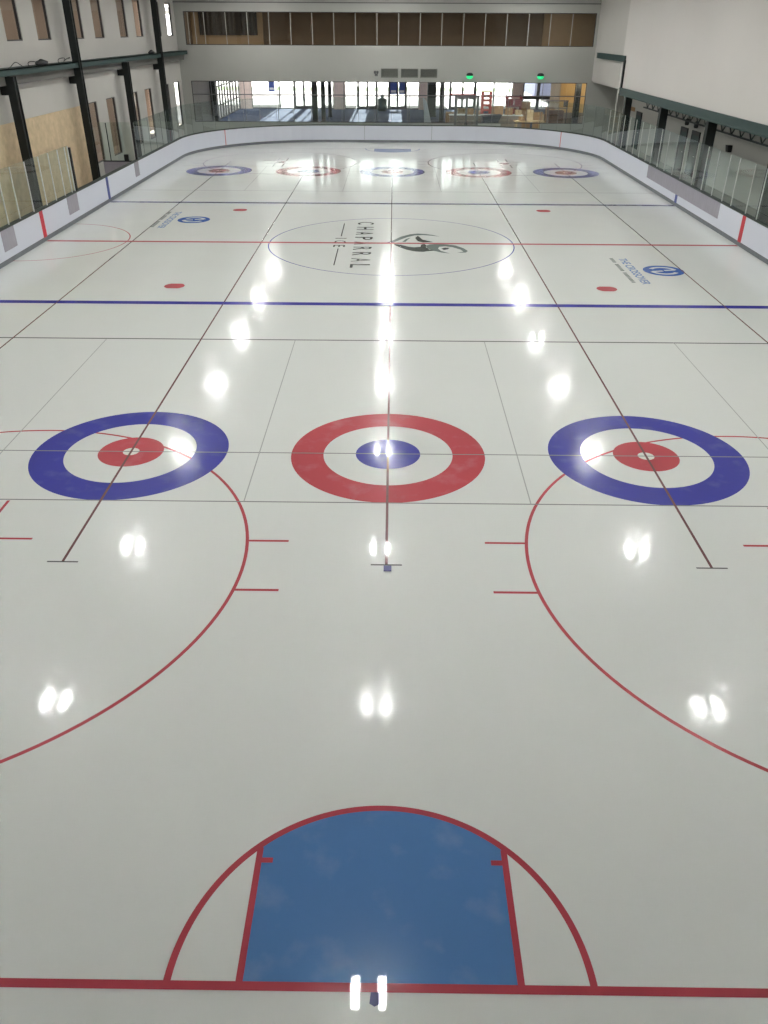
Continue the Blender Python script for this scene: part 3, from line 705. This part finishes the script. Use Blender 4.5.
def storefront(x0, x1, doors=False, heavy=False):
    global dn, wn
    y = 280.1; w = .22; zt = 26.0
    ml, mm = ((3.1, 4.1), 'frame') if heavy else ((3.6, 3.8), 'frame_grey')
    if heavy: w = .5
    m = MB(); m.box(x0, x0 + w, y - .2, y + .2, 0, zt).box(x1 - w, x1, y - .2, y + .2, 0, zt).box(x0 + w, x1 - w, y - .2, y + .2, zt - w, zt)
    if doors:
        dn += 1; xm = (x0 + x1) / 2
        f = m.build('door_%d' % dn, 'frame'); f['kind'] = 'structure'
        MB().box(x0 + w, x1 - w, y - .15, y + .15, 8.3, 8.55).build('transom', 'frame', f)
        for a, b, s in ((x0 + w, xm, 1), (xm, x1 - w, -1)):
            lf = MB().box(a, a + .3, y - .1, y + .1, 0, 8.3).box(b - .3, b, y - .1, y + .1, 0, 8.3).box(a + .3, b - .3, y - .1, y + .1, 0, .85).box(a + .3, b - .3, y - .1, y + .1, 8.0, 8.3).build('door_leaf', 'frame', f)
            MB().poly([(a + .3, y, .85), (b - .3, y, .85), (b - .3, y, 8.0), (a + .3, y, 8.0)]).build('door_glass', 'pane', lf)
            h = b - .35 if s > 0 else a + .35
            MB().bar((h, y - .35, 2.8), (h, y - .35, 4.2), .06).build('door_handle', 'post', lf)
        MB().poly([(x0 + w, y, 8.55), (x1 - w, y, 8.55), (x1 - w, y, zt - w), (x0 + w, y, zt - w)]).build('pane', 'pane', f)
    else:
        wn += 1
        m.box(x0 + w, x1 - w, y - .2, y + .2, 0, .3)
        f = m.build('window_%d' % wn, 'frame'); f['kind'] = 'structure'
        MB().box(x0 + w, x1 - w, y - .1, y + .1, ml[0], ml[1]).box(x0 + w, x1 - w, y - .1, y + .1, 16.0, 16.2).build('mullions', mm, f)
        MB().poly([(x0 + w, y, .3), (x1 - w, y, .3), (x1 - w, y, zt - w), (x0 + w, y, zt - w)]).build('pane', 'pane', f)
for a, b, d in ((-46.2, -37.1, 0), (-37.1, -32.3, 0), (-32.3, -26.0, 1), (-26.0, -19.4, 0), (-15.8, -11.6, 0), (-11.6, -5.3, 1), (-5.3, -1.5, 0), (-1.5, 4.2, 1), (4.2, 8.4, 0),
                (11.0, 18.4, 0), (18.4, 26.6, 1), (26.6, 32.6, 0), (32.6, 38.7, 0), (41.9, 47.0, 0), (47.0, 53.0, 0), (53.0, 59.6, 0)): storefront(a, b, bool(d), 40 < a < 52)
# side glazing of the lobby
wn += 1
m = MB(); f = None
for y in [233.5, 236, 239, 242, 246, 250, 254, 258.5, 263, 268, 273, 278.5]: m.box(-50.3, -49.9, y, y + (1.1 if int(y) % 2 else .5), 0, 26)
m.box(-50.3, -49.9, 233.5, 279, 0, .3).box(-50.3, -49.9, 233.5, 279, 8.2, 8.5).box(-50.3, -49.9, 233.5, 279, 3.4, 3.6)
f = m.build('window_%d' % wn, 'frame'); f['kind'] = 'structure'
MB().poly([(-50.1, 233.5, .3), (-50.1, 279, .3), (-50.1, 279, 26), (-50.1, 233.5, 26)]).build('pane', 'pane', f)
for x, y, r, l in ((-49.2, 233.0, .8, 'thick dark lobby column by the side glazing'), (-21.75, 235.6, .75, 'thickest of the black lobby columns before the second doors'), (-19.4, 235.7, .55, 'slim black lobby column in the middle of three'),
                   (-18.7, 252.0, .5, 'black lobby column standing deepest of three'), (11.5, 256.0, 1.25, 'broad black lobby column beside the leaning white sheet'), (13.5, 236.3, .6, 'slim black lobby column beside the storage counter')):
    m = MB(); m.box(x - r, x + r, y - r, y + r, 0, 26); m.box(x - r - .15, x + r + .15, y - r - .15, y + r + .15, 0, .4); tag(m.build('lobby_column', 'steel'), l, 'column', 'black lobby columns')
# things in the lobby
t = thing('trash_can', 'dark green lidded bin standing before the lobby door glass', 'bin', (-3.5, 274, 0))
MB().lathe(-3.5, 274, [(1.2, 0), (1.4, .2), (1.45, 3.0), (1.3, 3.15)], 20).build('bin_body', 'bin_green', t, smooth=True)
MB().lathe(-3.5, 274, [(1.5, 3.1), (1.3, 3.4), (.55, 3.7), (.5, 4.6), (.35, 4.75)], 20).build('bin_lid', 'bin_green', t, smooth=True)
def poster(x0, x1, z0, z1, label):
    t = thing('door_poster', label, 'poster', ((x0 + x1) / 2, 280.0, z0), 'posters on the lobby glass')
    MB().box(x0, x1, 280.0, 280.06, z0, z1).build('sheet', 'poster_blue', t)
    MB().box(x0 + .25, x1 - .25, 279.96, 280.0, z0 + .5, z0 + 1.1).build('print_block', 'poster_white', t)
poster(-1.0, 1.1, 4.4, 8.0, 'blue poster on the door glass closest to the dark green bin')
poster(1.75, 3.75, 4.4, 8.0, 'blue poster on the door glass closest to the leaning white sheet')
poster(-40.5, -38.6, 5.0, 8.2, 'blue notice on the glass near the lobby corner')
ws = MB().hexa([(8.6, 228.5, 0), (10.4, 225.5, 0), (10.55, 225.6, 0), (8.75, 228.6, 0), (8.0, 229.0, 6.8), (8.9, 227.0, 5.9), (9.0, 227.1, 5.9), (8.1, 229.1, 6.8)])
tag(ws.build('white_sheet', 'white_sheet'), 'tall white sheet leaning beside the broad black column', 'sheet')
t = thing('storage_counter', 'long grey brown counter with pale top in the storage part of the lobby', 'counter', (17.5, 216, 0))
MB().box(14.6, 33.0, 214.6, 217, 0, 3.7).build('counter_body', 'counter', t); MB().box(14.4, 33.2, 214.4, 217.2, 3.7, 3.9).build('counter_top', 'plastic_white', t)
t = thing('step_ladder', 'red step ladder standing beside the storage counter', 'ladder', (24.2, 219.5, 0))
for x in (23.1, 25.2):
    MB().hexa([(x - .35, 218.5, 0), (x + .35, 218.5, 0), (x + .35, 218.8, 0), (x - .35, 218.8, 0), (x - .35, 219.7, 8.8), (x + .35, 219.7, 8.8), (x + .35, 220.0, 8.8), (x - .35, 220.0, 8.8)]).build('front_rail', 'red_paint', t)
    MB().hexa([(x - .12, 221.6, 0), (x + .12, 221.6, 0), (x + .12, 221.8, 0), (x - .12, 221.8, 0), (x - .12, 219.9, 8.6), (x + .12, 219.9, 8.6), (x + .12, 220.1, 8.6), (x - .12, 220.1, 8.6)]).build('back_rail', 'dark_red', t)
for i in range(1, 8): MB().box(23.1, 25.2, 218.55 + i * .155, 219.0 + i * .155, i * 1.1, i * 1.1 + .5).build('tread', 'red_paint', t)
MB().box(22.9, 25.4, 219.5, 220.3, 8.7, 8.9).build('top_cap', 'red_paint', t)
hb = MB().box(18.3, 26.7, 279.55, 279.85, 4.1, 4.6); tag(hb.build('red_barrier', 'red_paint'), 'thin red bar across the storage doors', 'barrier')
sk = MB().hexa([(22.6, 209.5, 0), (25.0, 209.5, 0), (25.0, 213, 0), (22.6, 213, 0), (22.4, 209.2, 3.9), (27.2, 209.2, 4.3), (27.2, 213.3, 4.3), (22.4, 213.3, 3.9)])
tag(sk.build('dump_cart', 'navy'), 'dark slanted cart in front of the storage counter', 'cart')
def carton(x, y, z, sx, sy, sz, label, m_='card'):
    t = thing('cardboard_box', label, 'box', (x, y, z), 'cardboard boxes')
    MB().box(x - sx / 2, x + sx / 2, y - sy / 2, y + sy / 2, z, z + sz).build('carton', m_, t)
    MB().box(x - .12, x + .12, y - sy / 2 - .01, y - sy / 2, z + sz - .6, z + sz).build('tape', 'card_pale' if m_ == 'card' else 'card', t)
carton(19.6, 215.8, 3.9, 1.9, 1.6, 1.3, 'brown box on the counter before the red ladder')
carton(21.6, 215.8, 3.9, 1.3, 1.4, .9, 'small brown box on the counter beside the red ladder')
carton(27.0, 215.8, 3.9, 2.2, 1.6, 2.0, 'brown box on the counter above the dark cart')
carton(29.6, 215.8, 3.9, 1.9, 1.6, 1.6, 'brown box on the counter before the red rack')
carton(32.0, 215.8, 3.9, 1.5, 1.6, 1.1, 'low box at the end of the counter', 'card_pale')
carton(15.6, 228, 0, 2.6, 2.6, 3.4, 'brown box on the floor behind the near end of the counter')
carton(19.0, 229, 0, 3.0, 2.6, 4.2, 'tall brown box behind the counter before the red ladder', 'card_pale')
carton(27.4, 228, 0, 3.2, 2.6, 4.8, 'tall brown box behind the counter, ladder side of the rack')
carton(35.2, 226, 0, 3.0, 3.0, 4.0, 'wide brown box on the floor beyond the red rack')
carton(35.2, 226, 4.0, 2.4, 2.4, 2.2, 'brown box on top of the wide box beyond the rack')
carton(38.4, 222, 0, 2.4, 2.4, 3.6, 'pale box on the floor before the dark framed windows', 'card_pale')
carton(41.2, 222, 0, 2.2, 2.4, 5.2, 'tall brown box before the dark framed windows')
carton(33.4, 204.6, 3.5, 1.4, 1.4, 2.4, 'tall pale box standing on the plywood table', 'card_pale')
carton(31.4, 204.6, 3.5, 1.2, 1.4, .9, 'low brown box on the plywood table')
carton(36.2, 210, 0, 2.2, 2.0, 5.0, 'upright brown box just behind the plywood table')
carton(31.4, 204.6, 0, 1.8, 1.8, 1.5, 'pale box under the plywood table, counter side', 'card_pale')
carton(34.4, 204.6, 0, 2.0, 1.8, 1.8, 'brown box under the plywood table, gantry side')
t = thing('storage_rack', 'red wheeled rack holding bins behind the counter', 'rack', (31.4, 221, 0))
for x in (29.6, 33.2):
    for y in (219.8, 222.2): MB().bar((x, y, 0), (x, y, 8.0), .16, 8).build('upright', 'dark_red', t)
for z in (1.0, 3.2, 5.4, 7.6): MB().box(29.5, 33.3, 219.7, 222.3, z, z + .2).build('shelf', 'dark_red', t)
for x, z, l in ((30.5, 5.62, 'dark red tub on the upper rack shelf, ladder side'), (32.3, 5.62, 'dark red tub on the upper rack shelf, table side'), (31.4, 3.42, 'dark red tub on the middle rack shelf')):
    m = MB(); m.hexa([(x - .6, 220.2, z), (x + .6, 220.2, z), (x + .6, 221.8, z), (x - .6, 221.8, z), (x - .75, 220, z + 1.5), (x + .75, 220, z + 1.5), (x + .75, 222, z + 1.5), (x - .75, 222, z + 1.5)])
    tag(m.build('storage_tub', 'dark_red'), l, 'tub', 'tubs on the red rack')
t = thing('work_table', 'plywood table on trestles behind the opening in the end wall', 'table', (33.2, 204.6, 0))
MB().box(29.6, 36.9, 203.0, 206.2, 3.3, 3.5).build('table_top', 'ply', t)
for x in (30.2, 36.0):
    for y in (203.4, 205.8): MB().hexa([(x - .2, y - .12, 0), (x + .0, y - .12, 0), (x + .0, y + .12, 0), (x - .2, y + .12, 0), (x - .1, y - .12, 3.3), (x + .15, y - .12, 3.3), (x + .15, y + .12, 3.3), (x - .1, y + .12, 3.3)]).build('trestle_leg', 'ply', t)
    MB().box(x - .1, x + .1, 203.4, 205.8, 1.2, 1.45).build('trestle_bar', 'ply', t)
# warm lit room
struct(MB().box(44.0, 59.6, 226, 240, 14, 14.4).build('ceiling_warm_room', 'ceiling'), 'ceiling of the warm lit side room', 'ceiling')
struct(MB().box(44.2, 59.6, 239.6, 240, 0, 14).build('wall_warm_room', 'osb_warm'), 'warm lit plywood wall of the side room', 'wall')
struct(MB().box(44.0, 44.3, 226, 240, 0, 14).build('wall_warm_side', 'tan'), 'partition at the side of the warm lit room', 'wall')
wc = MB().box(48.9, 50.4, 229.6, 230.8, 0, 14); tag(wc.build('room_column', 'steel'), 'black column in front of the warm plywood wall', 'column')
lw = MB().box(46.2, 57.0, 232.2, 232.8, 0, 3.1); tag(lw.build('half_wall', 'counter'), 'grey half height partition in the warm lit room', 'partition')
t = thing('metal_gantry', 'dark metal frame standing before the warm lit room', 'frame', (40, 204.5, 0))
for x in (37.6, 42.2): MB().box(x - .12, x + .12, 204.3, 204.6, 0, 7.9).build('upright', 'frame', t)
MB().box(37.0, 42.4, 204.25, 204.65, 7.75, 8.0).build('top_bar', 'frame', t); MB().box(41.3, 42.1, 204.2, 204.7, 6.6, 7.7).build('motor_box', 'frame', t); MB().box(37.6, 42.2, 204.35, 204.55, 6.2, 6.4).build('cross_bar', 'frame', t)
t = thing('wooden_crate', 'dark stained wooden crate inside the metal frame', 'crate', (40.0, 207, 0))
for z in (0, 1.15, 2.3, 3.45, 4.6): MB().box(38.2, 41.8, 205.7, 208.3, z, z + 1.0).build('slat_band', 'wood_brown', t)
MB().box(38.3, 41.7, 205.9, 208.1, 0, 5.5).build('crate_core', 'black', t)

# ------------------------------------------------------------------ outdoors
struct(MB().box(-420, 420, 280.4, 900, -1.0, -.15).build('ground', 'ground'), 'sunlit paving outside the lobby', 'ground')
struct(MB().box(-420, -50.4, 60, 280.4, -1.0, -.15).build('ground', 'ground'), 'sunlit paving outside the lobby side', 'ground')
struct(MB().box(-420, 420, 372, 392, -.15, -.05).build('ground_lawn', 'grass'), 'strip of lawn beyond the paving', 'lawn')
struct(MB().box(-420, 420, 400, 520, -.14, -.08).build('road', 'concrete'), 'grey road beyond the lawn', 'road')

tag(MB().box(56, 150, 345, 380, -.15, 26).box(55.5, 150.5, 344.5, 380.5, 26, 27).build('far_building', 'far_block'), 'pale blue grey building outside the dark framed windows', 'building')
# unseen slabs added to mask the sun, gaps leave the lobby floor patches
m = MB()
for x0, x1 in ((-200, -38), (-30, -28), (-24, -12.4), (-8, -1.7), (2.6, 18), (25, 200)): m.box(x0, x1, 280.4, 346, 27.0, 27.5)
m.box(-200, 200, 280.4, 288, 27.5, 28.0)
struct(m.build('sun_mask_canopy', 'ceiling'), 'unseen slotted canopy added outside the lobby to cut the sun into patches', 'canopy')
# ------------------------------------------------------------------ lights
def fixture(x, y, z=28.6):
    t = thing('ceiling_light', 'twin strip white ceiling light above the ice', 'ceiling light', (x, y, z), 'rink ceiling lights')
    MB().box(x - 1.25, x + 1.25, y - 1.15, y + 1.15, z + .06, CZ).build('housing', 'lamp_house', t)
    for s in (-1, 1): MB().box(x + s * .83 - .27, x + s * .83 + .27, y - .98, y + .98, z - .04, z + .06).build('light_strip', 'lamp', t)
for row in (-29.4, -.88, 28.5):
    for k in range(8): fixture(row, 14.75 + 24.75 * k)

def area(name, loc, size, power, colr=(1, 1, 1), rot=(0, 0, 0)):
    l = bpy.data.lights.new(name, 'AREA'); l.shape = 'RECTANGLE'; l.size = size[0] * F; l.size_y = size[1] * F; l.energy = power; l.color = colr
    o = bpy.data.objects.new(name, l); C.objects.link(o); o.location = Vector(loc) * F; o.rotation_euler = rot
area('gallery_fill', (0, 205, 27.5), (60, 2), 70, (1, .95, .9))  # added fill light so the gallery walls are not dark
area('gallery_end_fill', (40, 206, 27.5), (6, 2), 16, (1, .93, .85))  # added fill light on the tan end panel
area('gallery_side_fill', (-41, 206, 27.5), (6, 2), 34, (1, .94, .88))  # added fill light on the drape side
area('warm_room_lamp', (52, 227, 11.5), (8, 2), 110, (1, .88, .7), (PI / 2, 0, 0))
area('storage_fill', (30, 199.2, 11.6), (26, .8), 260, (1, .93, .84), (PI / 2, 0, 0))  # added fill light behind the lintel, brightens the box fronts
area('office_fill_lower', (-56, 150, 13.4), (4, 90), 300, (1, .9, .8))  # added fill light so the lower office rooms are not dark
area('office_fill_upper', (-56, 150, 27.5), (4, 90), 250, (1, .9, .8))  # added fill light for the upper office rooms
s = bpy.data.lights.new('sun', 'SUN'); s.energy = 32.0; s.angle = .01; s.color = (1, .96, .9)
so = bpy.data.objects.new('sun', s); C.objects.link(so)
so.rotation_euler = Vector((0.0, -1.0, -.55)).to_track_quat('-Z', 'Y').to_euler()
w = bpy.data.worlds.new('sky'); bpy.context.scene.world = w; w.use_nodes = True
bgn = w.node_tree.nodes['Background']; bgn.inputs['Color'].default_value = (1, .95, .93, 1); bgn.inputs['Strength'].default_value = 6.0

# ------------------------------------------------------------------ camera
cx, cy, cz, pi_, ya, ro, f = 0.14604, -12.03009, 22.59256, 0.54549, -0.0085, 0.00516, 796.29085
fw = Vector((math.sin(ya) * math.cos(pi_), math.cos(ya) * math.cos(pi_), -math.sin(pi_)))
r = Vector((math.cos(ya), -math.sin(ya), 0)); u = r.cross(fw)
r2 = r * math.cos(ro) + u * math.sin(ro); u2 = -r * math.sin(ro) + u * math.cos(ro)
cd = bpy.data.cameras.new('camera'); cam = bpy.data.objects.new('camera', cd); C.objects.link(cam)
cam.matrix_world = Matrix(((r2.x, u2.x, -fw.x, cx * F), (r2.y, u2.y, -fw.y, cy * F), (r2.z, u2.z, -fw.z, cz * F), (0, 0, 0, 1)))
cd.sensor_fit = 'VERTICAL'; cd.sensor_height = 24.0; cd.sensor_width = 18.0; cd.lens = 24.0 * f / 1024.0
cd.clip_start = .05; cd.clip_end = 600
sc_ = bpy.context.scene; sc_.camera = cam
for o in C.objects:
    if 'o' in o: del o['o']
sc_.view_settings.view_transform = 'Standard'; sc_.view_settings.look = 'None'; sc_.view_settings.exposure = 0.0; sc_.view_settings.gamma = 1.0
